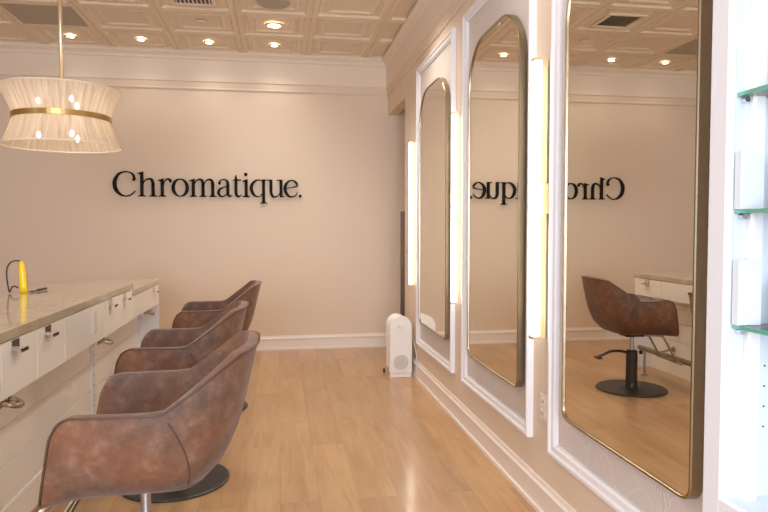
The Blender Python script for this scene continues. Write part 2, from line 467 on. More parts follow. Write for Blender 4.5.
# ------------------------------------------------------------------ arched mirrors
def mirror_outline(w, z0, z1, rt, rb, ins=0):
    y0, y1 = -w/2+ins, w/2-ins; z0 += ins; z1 -= ins; rt = max(rt-ins, .01); rb = max(rb-ins, .008)
    out = []
    def arc(cy, cz, r, a0, a1, n):
        for i in range(n+1):
            a = math.radians(a0+(a1-a0)*i/n); out.append((cy+r*math.cos(a), cz+r*math.sin(a)))
    arc(y1-rb, z0+rb, rb, -90, 0, 8); arc(y1-rt, z1-rt, rt, 0, 90, 22)
    arc(y0+rt, z1-rt, rt, 90, 180, 22); arc(y0+rb, z0+rb, rb, 180, 270, 8)
    return out
def mirror(yc, label, w=.828):
    r = empty('wall_mirror', (W-.006, yc, 0), label, 'mirror', 'arched brass mirrors on the right wall')
    z0, z1, rt, rb = .494, 2.290, .27, .05
    bm = bmesh.new(); loops = []
    for ins, rise in ((0, .0), (0, .032), (.003, .035), (.009, .035), (.011, .032), (.011, .026)):
        loops.append([bm.verts.new((-rise, y, z)) for y, z in mirror_outline(w, z0, z1, rt, rb, ins)])
    n = len(loops[0])
    for a, b in zip(loops, loops[1:]):
        for k in range(n): bm.faces.new((a[k], a[(k+1) % n], b[(k+1) % n], b[k]))
    obj('frame', bm, M['darkbrass'], r)
    g = bmesh.new()
    poly = mirror_outline(w, z0, z1, rt, rb, .0105)
    prism(poly, 'X', -.028, -.003, g)
    obj('glass', g, M['mirror'], r)
    bk = bmesh.new(); prism(mirror_outline(w, z0, z1, rt, rb, .03), 'X', .0005, .0028, bk)
    obj('backing', bk, M['black'], r)
    return r
mirror(1.955, 'largest and nearest arched brass mirror, reflecting a brown chair and the backwards letters Chro', .808)
mirror_mid = mirror(3.235, 'middle arched brass mirror between two light bars, reflecting the end of the lettering')
mirror_mid.rotation_euler = (0, 0, -.0065); mirror_mid.location.x -= .001
mirror(4.555, 'farthest and smallest looking arched brass mirror beyond the second light bar, nearest the heater')

# ------------------------------------------------------------------ vertical light bars
def light_bar():
    r = empty('light_bar', (W, 0, 0), '', 'wall light', 'vertical light bars between the mirrors')
    z0, z1 = .776, 1.955
    bm = bmesh.new()
    prof = [(-.068+.010*(1-math.cos(a)), .018*math.sin(a)) for a in [math.radians(d) for d in range(-90, 91, 15)]]
    prof = [(-.040, -.018)] + [(-.056-.014*math.cos(a), .018*math.sin(a)) for a in [math.radians(d) for d in range(-90, 91, 15)]] + [(-.040, .018)]
    prism(prof, 'Z', z0+.008, z1-.008, bm)
    obj('diffuser', bm, M['led'], r)
    obj('spine', box(-.040, -.012, -.013, .013, z0, z1), M['goldbr'], r)
    for a, b in ((z0-.004, z0+.0075), (z1-.0075, z1+.004)):
        obj('end_cap', box(-.073, -.0405, -.0185, .0185, a, b), M['goldbr'], r)
    obj('bracket', box(-.036, .001, -.0225, .0225, 1.305, 1.435), M['goldbr'], r, bevel=.003)
    return r
lb = light_bar(); bars = [lb, copy_tree(lb), copy_tree(lb)]
for o, y, s in zip(bars, (2.597, 3.885, 5.205), ('nearest glowing brass light bar, beside the largest mirror', 'middle glowing brass light bar, between the farthest and middle mirrors', 'farthest glowing brass light bar, above the white heater')):
    o.location = (W, y, 0); o['label'] = s

# ------------------------------------------------------------------ wall sign letters
X_H, CAP = 17.3, 23.6
def ribbon(bm, pts, wid, n=7, cap=True, depth=(0, 2.0)):
    P = cat_rom([(x, y, 0) for x, y in pts], n); m = len(P)
    ws = cat_rom([(w, 0, 0) for w in wid], n)
    L_, R_ = [], []
    for i, p in enumerate(P):
        t = (P[min(i+1, m-1)]-P[max(i-1, 0)]).normalized(); nn = Vector((-t.y, t.x, 0)); w = max(ws[i].x, .3)/2
        L_.append(p+nn*w); R_.append(p-nn*w)
    for i in range(m-1):
        q = [L_[i], L_[i+1], R_[i+1], R_[i]]
        a = [bm.verts.new((v.x, depth[0], v.y)) for v in q]; b = [bm.verts.new((v.x, depth[1], v.y)) for v in q]
        bm.faces.new(a); bm.faces.new(b[::-1])
        for k in (0, 2): bm.faces.new((a[k], a[(k+1) % 4], b[(k+1) % 4], b[k]))
        if i == 0: bm.faces.new((a[3], a[0], b[0], b[3]))
        if i == m-2: bm.faces.new((a[1], a[2], b[2], b[1]))
def poly2(bm, pts, depth=(0, 2.0)): prism(pts, 'Y', depth[0], depth[1], bm)
def dot(bm, x, y, r): poly2(bm, [(x+r*math.cos(2*PI*k/20), y+r*math.sin(2*PI*k/20)) for k in range(20)])
ST = 2.9
def stem(bm, x, z0, z1, foot=True, flag=True, w=ST, fl=2.4):
    poly2(bm, [(x-w/2, z0), (x+w/2, z0), (x+w/2, z1), (x-w/2, z1-.9 if flag else z1)])
    if foot: poly2(bm, [(x-w/2-2.1, z0), (x+w/2+2.1, z0), (x+w/2+2.1, z0+.7), (x+w/2, z0+1.5), (x-w/2, z0+1.5), (x-w/2-2.1, z0+.7)])
    if flag: poly2(bm, [(x-w/2-fl, z1-2.2), (x-w/2, z1-2.6), (x+w/2, z1-1), (x+w/2, z1+.2), (x-w/2-fl, z1-1.5)])
def L_C(bm):
    ribbon(bm, [(19.6, 16.2), (18.4, 20.4), (15, 22.8), (10.8, 23.3), (5.6, 21.2), (2.2, 16.0), (1.6, 11.2), (2.9, 6.0), (6.8, 1.8), (11.6, .3), (16.4, 1.7), (20.2, 5.4)],
           [2.2, 2.0, 1.2, 1.1, 2.0, 3.2, 3.5, 3.3, 2.2, 1.2, 1.1, .8])
    dot(bm, 18.9, 16.0, 1.35)
def L_h(bm):
    stem(bm, 4.2, 0, 23.6); stem(bm, 14.4, 0, 12, flag=False)
    ribbon(bm, [(5.2, 11.5), (6.8, 14.8), (10, 16.7), (13, 16.2), (14.3, 13.2), (14.4, 10)], [.8, 1.0, 1.5, 2.4, 2.9, 2.9])
def L_r(bm):
    stem(bm, 4.2, 0, 17.3)
    ribbon(bm, [(5.3, 11), (6.4, 14.6), (8.6, 16.7), (11.2, 16.2), (12.2, 14.4)], [.7, .9, 1.4, 2.2, 1.6]); dot(bm, 11.9, 14.6, 1.25)
def L_o(bm):
    pts, ws = [], []
    for k in range(17):
        a = 2*PI*k/16+PI/2; pts.append((7.9+6.5*math.cos(a), 8.7+8.2*math.sin(a))); ws.append(1.1+2.0*abs(math.cos(a))**1.3)
    ribbon(bm, pts, ws, 5)
def L_m(bm):
    stem(bm, 4.2, 0, 17.3); stem(bm, 13.3, 0, 12, flag=False); stem(bm, 22.4, 0, 12, flag=False)
    for q in (0, 9.1):
        ribbon(bm, [(5.1+q, 11.5), (6.6+q, 14.8), (9.2+q, 16.7), (12+q, 16.2), (13.2+q, 13.2), (13.3+q, 10)], [.8, 1.0, 1.5, 2.4, 2.9, 2.9])
def L_a(bm):
    ribbon(bm, [(2.4, 13.2), (3.6, 15.8), (6.6, 16.9), (9.6, 15.8), (10.6, 12.6), (10.6, 6), (10.8, 2.4), (12.4, .8), (14.6, 1.8)], [1.8, 1.2, 1.1, 2.0, 2.8, 2.8, 2.7, 1.8, .7])
    ribbon(bm, [(10.4, 10.6), (6.6, 9.4), (3.0, 7.4), (1.7, 4.2), (3.4, 1.1), (6.6, .8), (10.4, 3.8)], [.8, 1.1, 1.9, 2.6, 2.0, 1.2, .8]); dot(bm, 2.7, 13.2, 1.3)
def L_t(bm):
    ribbon(bm, [(4.3, 21.4), (4.3, 16), (4.3, 5), (4.9, 1.8), (7, .6), (9.6, 2.2)], [1.0, 2.6, 2.8, 2.7, 1.7, .7])
    poly2(bm, [(.6, 16.0), (9.2, 16.0), (9.2, 17.1), (3.2, 17.3)])
def L_i(bm): stem(bm, 4, 0, 17.3); dot(bm, 3.7, 22.2, 1.7)
def L_q(bm):
    ribbon(bm, [(12.6, 15.4), (9, 16.9), (4.9, 15.5), (1.9, 11.4), (1.8, 7), (4.2, 2.2), (7.6, .5), (10.4, 1.4), (12.6, 4)], [.9, 1.1, 2.0, 3.0, 3.1, 2.4, 1.3, 1.0, .8])
    stem(bm, 13.4, -6.2, 17.3, flag=False); poly2(bm, [(11.9, 15.6), (14.9, 15.6), (16.4, 17.5), (11.9, 16.9)])
def L_u(bm):
    ribbon(bm, [(3.6, 16.4), (3.6, 10), (3.7, 4.6), (5.2, 1.2), (8.2, .5), (11, 2.2), (12.4, 5)], [2.9, 2.9, 2.8, 2.3, 1.4, 1.0, .8])
    poly2(bm, [(.2, 16.2), (5, 16.2), (5, 17.4), (.2, 17.2)])
    poly2(bm, [(11.9, 0.2), (14.8, .4), (14.8, 17.3), (11.9, 17.3)]); poly2(bm, [(9.4, 16.2), (14.8, 16.2), (14.8, 17.4), (9.4, 17.2)]); poly2(bm, [(12, 0), (17, .3), (17, 1.0), (14.5, 1.6)])
def L_e(bm):
    ribbon(bm, [(2.6, 8.9), (7.6, 9.7), (13.2, 11.2), (12.4, 14.6), (8.4, 16.8), (4.2, 15.0), (1.8, 10.6), (2.0, 6.2), (4.6, 1.8), (8.6, .6), (12, 2.2), (13.9, 5)], [.8, .9, 1.4, 2.2, 1.2, 2.0, 3.0, 3.0, 2.4, 1.5, 1.1, .7])
def L_dot(bm): dot(bm, 1.3, 1.4, 1.5)
# left edge of each letter on the wall in metres
SIGN = [('C', L_C, -1.592), ('h', L_h, -1.369), ('r', L_r, -1.180), ('o', L_o, -1.049), ('m', L_m, -.888), ('a', L_a, -.623),
        ('t', L_t, -.480), ('i', L_i, -.378), ('q', L_q, -.304), ('u', L_u, -.132), ('e', L_e, .027), ('.', L_dot, .1805)]
sg = empty('wall_sign', (0, D-.001, 1.560), 'dark serif lettering reading Chromatique. on the back wall', 'sign')
for ch, fn, x in SIGN:
    bm = bmesh.new(); fn(bm)
    k = .0103
    for v in bm.verts: v.co = Vector((v.co.x*k, -.012-v.co.y*.008, v.co.z*k))
    o = obj('letter', bm, M['letter'], sg, loc=(-1.586+(x+1.592)*1.013, 0, 0))
    tag(o, 'full stop at the end of the sign' if ch == '.' else 'letter %s of the sign' % ch)

# ------------------------------------------------------------------ counters
CX = -.937     # front edge of the worktops
def drawer_front(par, y0, y1, z0, z1, handle=True, outlet=False):
    d = obj('drawer_front' if handle else 'apron_panel', box(CX-.019, CX-.001, y0+.002, y1-.002, z0, z1), M['cab'], par, bevel=.002)
    for c in ():
        pass
    if handle:
        yc = (y0+y1)/2-.045*(y1 < 4.37); bm = bmesh.new()
        B(bm, CX-.0005, CX+.0015, yc-.034, yc+.034, z1-.036, z1-.002)
        B(bm, CX+.0015, CX+.032, yc-.034, yc+.034, z1-.038, z1-.034)
        B(bm, CX+.029, CX+.032, yc-.034, yc+.034, z1-.046, z1-.034)
        obj('pull_handle', bm, M['chrome'], d)
    return d
def hook(par, y, z):
    bm = bmesh.new()
    pts = [(CX+.02+.0, y+.03, z), (CX+.035, y+.03, z-.006)]
    arc = [(CX+.035+.026*math.sin(a), y+.034*math.cos(a), z-.014-.010*math.sin(a)) for a in [math.radians(k) for k in range(0, 181, 15)]]
    arc = [(x-.02, y_, z_) for x, y_, z_ in arc]
    tube([(CX-.012, y+.034, z-.010)]+arc+[(CX-.012, y-.034, z-.010)], .009, 8, bm, flat=1.3)
    B(bm, CX-.018, CX-.008, y-.045, y+.045, z-.026, z-.001)
    return obj('hook', bm, M['darkbrass'], par, sm=False)
def cabinet(y0, y1, ztop, zap, drawers, stiles, hooks, label, depth=.5, outlet=None, ends=(True, True)):
    xb = CX-depth
    r = empty('vanity_cabinet', ((CX+xb)/2, (y0+y1)/2, 0), label, 'cabinet', 'white vanity cabinets along the left')
    ox, oy = r.location.x, r.location.y
    inv = Vector((-ox, -oy, 0))
    parts = []
    # body: top box behind the drawers, end panels, rear panel
    bm = bmesh.new()
    B(bm, xb+.02, CX-.020, y0+.0, y1-.0, zap+.004, ztop-.001)
    B(bm, xb, xb+.02, y0, y1, 0, ztop-.001)
    B(bm, CX-.185, CX-.165, y0, y1, .0, zap+.004)
    if ends[0]: B(bm, CX-.165, CX-.002, y0-.0, y0+.022, 0, zap+.003)
    if ends[1]: B(bm, CX-.165, CX-.002, y1-.022, y1, 0, zap+.003)
    parts.append(obj('carcass', bm, M['white'], r))
    bm = bmesh.new(); z = .137; e0 = y0+(.022 if ends[0] else 0); e1 = y1-(.024 if ends[1] else 0)
    pl = .157
    while z < zap-.01:
        B(bm, CX-.165, CX-.154, e0, e1, z, min(z+pl-.003, zap-.001)); z += pl
    parts.append(obj('shiplap_panel', bm, M['cab'], r, bevel=.002))
    parts.append(obj('base_trim', box(CX-.165, CX-.146, e0, e1, 0, .131), M['cab'], r, bevel=.003))
    for s in stiles:
        bm = box(CX-.153, CX-.146, s-.03, s+.03, .135, zap-.002)
        parts.append(obj('stile', bm, M['white'], r))
        for q in range(7):
            obj('pin_hole', lathe([(.004, 0), (.004, .002)], 8, axis='X', org=(CX-.146, s+.012, .2+q*.06)), M['slot'], parts[-1])
    for a, b, h in drawers: parts.append(drawer_front(r, a, b, zap, ztop-.003, h))
    for y in hooks: parts.append(hook(r, y, zap))
    if outlet:
        q = obj('outlet_plate', box(CX-.0005, CX+.004, outlet-.036, outlet+.036, ztop-.15, ztop-.035), M['outlet'], r, bevel=.002)
        parts.append(q)
        for dz in (-.067, -.117):
            s_ = obj('socket', box(CX+.0042, CX+.0055, outlet-.016, outlet+.016, ztop+dz-.014, ztop+dz+.014), M['plastic'], q); 
    for p in parts: p.location = inv
    return r
NZ, FZ = .892, .845
cabinet(.8, 4.375, NZ-.039, .654,
        [(.82, 1.03, True), (1.03, 1.36, True), (1.36, 1.69, True), (1.69, 2.36, False), (2.36, 2.69, True), (2.69, 3.02, True), (3.02, 3.69, False), (3.69, 4.02, True), (4.02, 4.36, True)],
        [1.33, 2.65, 3.98], [1.15, 2.40, 3.64], 'long white vanity cabinet nearest the camera with chrome drawer pulls and shiplap below', outlet=3.48, ends=(True, False))
cabinet(4.38, 5.29, FZ-.039, .655, [(4.385, 4.895, False), (4.895, 5.285, True)], [], [4.83],
        'short white vanity cabinet at the far end, its top a step lower', ends=(False, True))
tag(obj('countertop', box(CX-.5, CX+.003, .78, 4.378, NZ-.038, NZ), M['marble'], bevel=.003), 'long polished beige stone worktop holding the yellow tool', 'countertop')
tag(obj('countertop', box(CX-.5, CX+.003, 4.382, 5.30, FZ-.038, FZ), M['marble'], bevel=.003), 'short far stone worktop a step below the long one', 'countertop')

# foot rail running along the cabinets
RX, RZ = -.857, .222
fr = empty('foot_rail', (RX, 3.2, 0), 'champagne metal foot rail running low along the vanity cabinets', 'foot rail')
bm = tube([(0, -2.2, RZ), (0, 1.86, RZ)], .021, 14); obj('rail', bm, M['rail'], fr, sm=True)
for y in (-1.7, .25, 1.0, 1.72):
    bm = tube(cat_rom([(-.015, y, RZ-.01), (-.05, y, RZ-.03), (-.12, y, RZ-.02), (-.2265, y, RZ)], 5), .009, 8)
    lathe([(.022, -.2265), (.022, -.219)], 16, bm, axis='X', org=(0, y, RZ))
    obj('bracket', bm, M['rail'], fr)
    bm = tube([(0, y+.06, RZ-.012), (-.0, y+.06, .004)], .011, 8)
    lathe([(.03, 0.001), (.03, .006)], 16, bm, org=(0, y+.06, 0)); obj('post', bm, M['rail'], fr)

# ------------------------------------------------------------------ styling chairs (facing -X)
def lerp_tab(t, x):
    for (a, va), (b, vb) in zip(t, t[1:]):
        if x <= b: return va+(vb-va)*max(0, (x-a)/(b-a))
    return t[-1][1]
BXT = [(.44, .10), (.452, .17), (.475, .215), (.515, .252), (.58, .288), (.66, .314), (.78, .342), (.90, .368)]
WT = [(.44, .13), (.452, .185), (.475, .236), (.515, .270), (.58, .284), (.66, .292), (.78, .296), (.90, .285)]
WF = [(.44, .245), (.452, .262), (.475, .268), (.515, .276), (.58, .284), (.66, .292), (.78, .296), (.90, .285)]
XJ = .03
def xf(z): return -.190-.045*(.69-z)/.235 if z < .69 else -.190
def rim(xr):   # rim height against x of the plan at the rim
    if xr < .10: return .712
    t = min(1, (xr-.10)/.215); s = t*t*(3-2*t)*.15+t*.85
    return .712+.148*s
def shell_pt(t, z, off=0):
    w = lerp_tab(WT, z)+off; b = lerp_tab(BXT, z)-XJ+off
    s = 1 if t >= 0 else -1; a = abs(t)
    if a < .56:
        ph = a/.56*PI/2; return Vector((XJ+b*max(0, math.cos(ph))**.66, s*w*math.sin(ph)**.62, z))
    k = (a-.56)/.44; x = XJ+(xf(z)-XJ)*k
    q = max(0, (k-.35)/.65)**1.5; w = w*(1-q)+(lerp_tab(WF, z)+off)*q
    return Vector((x, s*(w-.022*k*k), z))
def rim_z(t):
    z = .75
    for _ in range(12): z = .5*z+.5*rim(shell_pt(t, z).x)
    a = abs(t)
    k = (a-.56)/.44
    if k > 0:   # rounded front corner of the arm
        x = XJ+(-.19-XJ)*k; d = x-(-.19); rr = .06
        if d < rr: z -= rr-math.sqrt(max(0, rr*rr-(rr-d)**2))
    if a < .25: z += .010*(1-(a/.25)**2)
    return z
def make_shell():
    bm = bmesh.new(); N = 64; fr_ = [0, .10, .22, .36, .52, .68, .84, 1.0]
    cols = []
    for i in range(N+1):
        t = -1+2*i/N
        # finer sampling near the front ends
        t = math.copysign(1-(1-abs(t))**1.25, t) if abs(t) > 0 else 0
        zt = rim_z(t); col = []
        p0 = shell_pt(t, .44)
        for f in (.02, .5): col.append(Vector((XJ+(p0.x-XJ)*(f if abs(t) < .56 else 1), p0.y*f, .438)))
        zb0 = .442
        for z in (.44, .452, .475, .515): col.append(shell_pt(t, z))
        for k in range(1, 9): col.append(shell_pt(t, .515+(zt-.515)*k/8))
        cols.append([bm.verts.new(p) for p in col])
    for a, b in zip(cols, cols[1:]):
        for k in range(len(a)-1): bm.faces.new((a[k], b[k], b[k+1], a[k+1]))
    bmesh.ops.remove_doubles(bm, verts=bm.verts[:], dist=.002)
    return bm
def make_chair(lift=0):
    r = empty('styling_chair', (0, 0, 0), '', 'chair', 'brown leather styling chairs at the vanity')
    bm = make_shell(); sh = obj('shell', bm, M['leather'], r, sm=True)
    # normals point outward; thicken inward
    so = sh.modifiers.new('solid', 'SOLIDIFY'); so.thickness = .032; so.offset = -1; so.use_even_offset = False
    bv = sh.modifiers.new('bev', 'BEVEL'); bv.width = .009; bv.segments = 3; bv.limit_method = 'ANGLE'; bv.angle_limit = math.radians(50)
    ts = [-1+2*i/90 for i in range(91)]
    pts = [shell_pt(-1, .46+(rim_z(-1)-.46)*k/8, .002) for k in range(8)]
    pts += [shell_pt(t, rim_z(t), .002)+Vector((0, 0, -.002)) for t in ts]
    pts += [shell_pt(1, .46+(rim_z(1)-.46)*k/8, .002) for k in range(7, -1, -1)]
    obj('piping', tube(pts, .0035, 6), M['piping'], sh, sm=True)
    for s in (-1, 1):
        p = []
        for k in range(13):
            q = k/12; t = s*(.50-.16*q); z = .688-(.688-.470)*q
            p.append(shell_pt(t, z, .0008))
        obj('seam', tube(p, .0018, 5), M['piping'], sh, sm=True)
    # seat cushion
    bm = bmesh.new(); outl = []
    for k in range(40):
        a = 2*PI*k/40; c, s_ = math.cos(a), math.sin(a)
        outl.append((.005+.205*math.copysign(abs(c)**.45, c), .222*math.copysign(abs(s_)**.45, s_)))
    lev = [(.90, .456), (.98, .470), (1, .495), (.97, .515), (.86, .527), (.5, .532)]
    R_ = [[bm.verts.new((x*f, y*f, z)) for x, y in outl] for f, z in lev]
    for a, b in zip(R_, R_[1:]):
        for k in range(40): bm.faces.new((a[k], a[(k+1) % 40], b[(k+1) % 40], b[k]))
    bm.faces.new(R_[0][::-1]); bm.faces.new(R_[-1])
    obj('seat', bm, M['leather'], r, sm=True)
    # mechanism, gas lift, pump column, base disc, pedal
    obj('seat_plate', box(-.07, .08, -.06, .06, .414, .434), M['black'], r, bevel=.006)
    obj('gas_lift', lathe([(.016, .16), (.016, .415)], 20), M['steel'], r, sm=False)
    obj('pump_column', lathe([(.050, .012), (.046, .03), (.043, .05), (.043, .296), (.036, .305), (.018, .306)], 28), M['black'], r)
    obj('base_disc', lathe([(.262, .0005), (.264, .004), (.264, .008), (.256, .013), (.10, .016), (.06, .02)], 64), M['black'], r)
    pd = obj('pump_pedal', tube(cat_rom([(.035, 0, .285), (.10, .004, .298), (.17, .012, .294), (.225, .02, .268), (.262, .03, .250)], 6), .0105, 8), M['black'], r, sm=True)
    obj('pedal_pad', box(.235, .275, .0, .07, .236, .252), M['black'], pd, bevel=.005)
    obj('lock_knob', lathe([(.010, -.062), (.016, -.066), (.016, -.082)], 14, axis='X', org=(0, 0, .285)), M['black'], r)
    # foot rest: two struts and a cross bar
    for s in (-1, 1):
        obj('strut', tube(cat_rom([(-.05, s*.10, .434), (-.15, s*.115, .432), (-.19, s*.12, .412), (-.285, s*.12, .25), (-.302, s*.12, .225)], 5), .009, 8), M['rail'], r, sm=True)
    obj('foot_bar', tube([(-.302, -.17, .225), (-.302, .17, .225)], .011, 10), M['rail'], r, sm=True)
    return r
ch = make_chair(); chairs = [ch, copy_tree(ch), copy_tree(ch)]
for c in chairs[0].children:       # the nearest chair is pumped up a little higher
    n_ = c.name.split('.')[0]
    if n_ in ('shell', 'seat', 'seat_plate', 'strut', 'foot_bar'): c.location.z = .016
    if n_ == 'gas_lift': c.location.z = .016
    if n_ == 'pump_column': c.scale.z = .86
for o, (x, y, rz), s in zip(chairs, ((-.428, 2.13, 0), (-.515, 3.25, 0), (-.485, 4.55, .05)),
        ('nearest brown leather styling chair, largest in view at the lower left', 'middle brown leather styling chair, between the nearest and farthest chairs', 'farthest brown leather styling chair, facing the short far worktop')):
    o.location = (x, y, 0); o.rotation_euler = (0, 0, rz); o['label'] = s

# ------------------------------------------------------------------ pendant lamp
PXY = (-1.172, 3.82)
pn = empty('pendant_lamp', (PXY[0], PXY[1], 0), 'hourglass string-shade pendant lamp with a brass waist band and rod', 'pendant lamp')
ZB, ZW, ZT = 1.700, 1.853, 2.005
RB, RW, RT = .303, .246, .306
def hyper(z0, r0, z1, r1, n=6, bow=.004):
    return [(r0+(r1-r0)*(k/n)-bow*math.sin(PI*k/n), z0+(z1-z0)*k/n) for k in range(n+1)]
obj('lower_shade', lathe(hyper(ZB, RB, ZW-.012, RW), 72, cap=False), M['shade'], pn, sm=True)
obj('upper_shade', lathe(hyper(ZW+.012, RW, ZT, RT), 72, cap=False), M['shade'], pn, sm=True)
obj('waist_band', lathe([(RW-.004, ZW-.014), (RW+.006, ZW-.014), (RW+.006, ZW+.014), (RW-.004, ZW+.014), (RW-.004, ZW-.014)], 72, cap=False), M['brass'], pn)
for z, r_ in ((ZB, RB), (ZT, RT)):
    obj('rim_ring', tube([(r_*math.cos(2*PI*k/72), r_*math.sin(2*PI*k/72), z) for k in range(72)], .004, 6, closed=True), M['frieze'], pn, sm=True)
obj('rod', tube([(0, 0, ZW-.02), (0, 0, H-.02)], .012, 12), M['goldbr'], pn, sm=True)
obj('ceiling_canopy', lathe([(.065, H-.022), (.065, H-.006), (.05, H-.003)], 32), M['goldbr'], pn)
bm = bmesh.new()
for k in range(3):
    a = 2*PI*k/3+.5; tube([(0, 0, ZW), (RW-.004, 0, ZW)] if 0 else [(0, 0, ZW), ((RW-.004)*math.cos(a), (RW-.004)*math.sin(a), ZW)], .004, 6, bm)
obj('spider', bm, M['goldbr'], pn)
for k in range(3):
    a = 2*PI*k/3+1.2
    c, s_ = .12*math.cos(a), .12*math.sin(a)
    for dz in (-1, 1):
        z0 = ZW+dz*.06
        hd = obj('lamp_holder', tube([(c*.3, s_*.3, ZW), (c, s_, ZW), (c, s_, ZW+dz*.075)], .008, 8), M['goldbr'], pn)
        b = lathe([(.006, z0+dz*.016), (.011, z0+dz*.026), (.012, z0+dz*.036), (.007, z0+dz*.048), (.002, z0+dz*.052)], 14, axis='Z', org=(c, s_, 0))
        obj('bulb', b, M['bulb'], hd, sm=True)

# ------------------------------------------------------------------ downlights and ceiling fittings
def downlight():
    r = empty('downlight', (0, 0, H), '', 'ceiling light', 'recessed downlights in the tiled ceiling')
    obj('trim_ring', lathe([(.030, .010), (.031, .003), (.044, .001), (.048, .004), (.048, .012)], 32, cap=False), M['ceil'], r)
    obj('lens', lathe([(.0295, .006), (.0295, .009)], 24), M['down'], r)
    return r
RC = lambda j: GY0-TILE*(j+.5)
CXs = lambda i: GX0+TILE*(i+.5)
spots = [(CXs(0), RC(0), 'leftmost of the four small downlights nearest the back wall'), (CXs(1), RC(0), 'second from left of the four small downlights nearest the back wall'),
         (CXs(2), RC(0), 'third from left of the four small downlights nearest the back wall'), (CXs(3), RC(0), 'rightmost of the four small downlights nearest the back wall'),
         (CXs(3), RC(1), 'big bright downlight one tile nearer than the rightmost small one')]
extra = [(x, RC(j)) for j in (3, 6, 9, 12) for x in (CXs(1), CXs(4))]
dl = downlight(); first = True
for k, s in enumerate(spots):
    o = dl if k == 0 else copy_tree(dl)
    o.location = (s[0], s[1], H+.004); o['label'] = s[2]
    if k == 4: o.scale = (1.75, 1.75, 1)
for x, y in extra:
    o = copy_tree(dl); o.location = (x, y, H+.004); o['label'] = 'downlight in the ceiling nearer than the picture shows'
def lamp(kind, name, loc, power, col, **k):
    l = bpy.data.lights.new(name, kind); l.energy = power; l.color = col
    for a, b in k.items(): setattr(l, a, b)
    o = bpy.data.objects.new(name, l); COL.objects.link(o); o.location = loc
    return o
WARM = (1, .92, .80)
for s in spots: lamp('SPOT', 'downlight_beam', (s[0], s[1], H-.01), (4, 5, 8, 9, 34)[spots.index(s)], WARM, spot_size=math.radians(125), spot_blend=.9, shadow_soft_size=.035)
for x, y in extra: lamp('SPOT', 'downlight_beam', (x, y, H-.01), (70 if (x > .4 and y > 4) else 30), WARM, spot_size=math.radians(130), spot_blend=.9, shadow_soft_size=.04)
lamp('POINT', 'pendant_glow', (PXY[0], PXY[1], ZW-.02), .8, (1, .78, .5), shadow_soft_size=.08)

# grey access tile, vent, speaker, smoke detector
x0, y1 = GX0, GY0-TILE
tag(obj('ceiling_access_panel', box(x0+.052, x0+TILE-.052, y1-TILE+.052, y1-.052, H+.004, H+.016), M['grey']), 'plain grey square panel set in the tiled ceiling above the pendant rod', 'ceiling panel')
vx, vy = CXs(2), RC(2)
vt = empty('ceiling_vent', (vx, vy, H), 'slatted air vent in a ceiling tile near the top edge', 'vent')
bm = bmesh.new(); s = .17
B(bm, -s, s, -s, -s+.03, -.004, .014); B(bm, -s, s, s-.03, s, -.004, .014); B(bm, -s, -s+.03, -s+.03, s-.03, -.004, .014); B(bm, s-.03, s, -s+.03, s-.03, -.004, .014)
obj('frame', bm, M['frieze'], vt)
obj('backing', box(-s+.03, s-.03, -s+.03, s-.03, .008, .012), M['ventdark'], vt)
for k in range(9):
    x = -s+.045+k*.031
    bm = box(-.009, .009, -s+.03, s-.03, -.001, .001); bmesh.ops.rotate(bm, verts=bm.verts, cent=(0,0,0), matrix=Matrix.Rotation(.6, 3, 'Y'))
    obj('slat', bm, M['frieze'], vt, loc=(x, 0, .002))
sp = empty('ceiling_speaker', (CXs(3), RC(2)+.02, H), 'round flat speaker grille in the ceiling above the big downlight', 'speaker')
obj('grille', lathe([(.125, .012), (.125, 0), (.118, -.005), (.02, -.008)], 48), M['grey'], sp)
sd = empty('sprinkler_cover', (CXs(2), RC(1), H), 'small round cover plate in the ceiling tile left of the big downlight', 'sprinkler cover')
obj('disc', lathe([(.046, .014), (.046, .004), (.042, .001), (.01, -.001)], 32), M['ceil'], sd)

# ------------------------------------------------------------------ oil heater in the far corner
ht = empty('oil_heater', (1.0, 5.215, 0), 'white upright space heater with a round dial, standing by the doorway', 'heater')
hw = .095
def arch(hw_, z0, zt, n=20, rb=.02):
    o = [(-hw_, z0), (hw_, z0)]
    for k in range(n+1):
        a = PI*k/n; o.append((hw_*math.cos(a), zt-hw_+hw_*math.sin(a)))
    return o
obj('control_housing', prism(arch(hw, .035, .518), 'Y', 0, .05), M['plastic'], ht, bevel=.008, bseg=3)
for k in range(4):
    obj('radiator_fin', prism(arch(hw-.008, .055, .51), 'Y', .056+k*.05, .082+k*.05), M['plastic'], ht, bevel=.01, bseg=3)
obj('oil_core', box(-.03, .03, .05, .235, .12, .44), M['plastic'], ht)
obj('foot_plate', box(-hw+.004, hw-.004, .004, .046, .001, .034), M['plastic'], ht, bevel=.004)
kn = obj('thermostat_dial', lathe([(.026, -.002), (.024, -.022), (.018, -.026)], 28, axis='Y', org=(0, 0, .44)), M['plastic'], ht)
obj('pointer', box(-.003, .003, -.029, -.027, .44, .462), M['trim'], kn)
bm = bmesh.new()
for r_ in (.058, .046, .034, .022, .010): tube([(r_*math.cos(2*PI*k/32), -.003, .13+r_*math.sin(2*PI*k/32)) for k in range(32)], .0022, 5, bm, closed=True)
obj('fan_grille', bm, M['grey'], ht)
bm = bmesh.new(); tube([(x, -.002, z) for x, z in [(.078*math.cos(a), .13+.078*math.sin(a)) for a in [math.radians(q) for q in range(-200, 21, 10)]]], .003, 5, bm)
obj('moulded_rim', bm, M['plastic'], ht)
for y in (.22,):
    for s in (-1, 1):
        q = lathe([(.018, -.008), (.018, .008)], 16, axis='X', org=(s*(hw+.012), y, .0185))
        obj('caster', q, M['black'], ht)
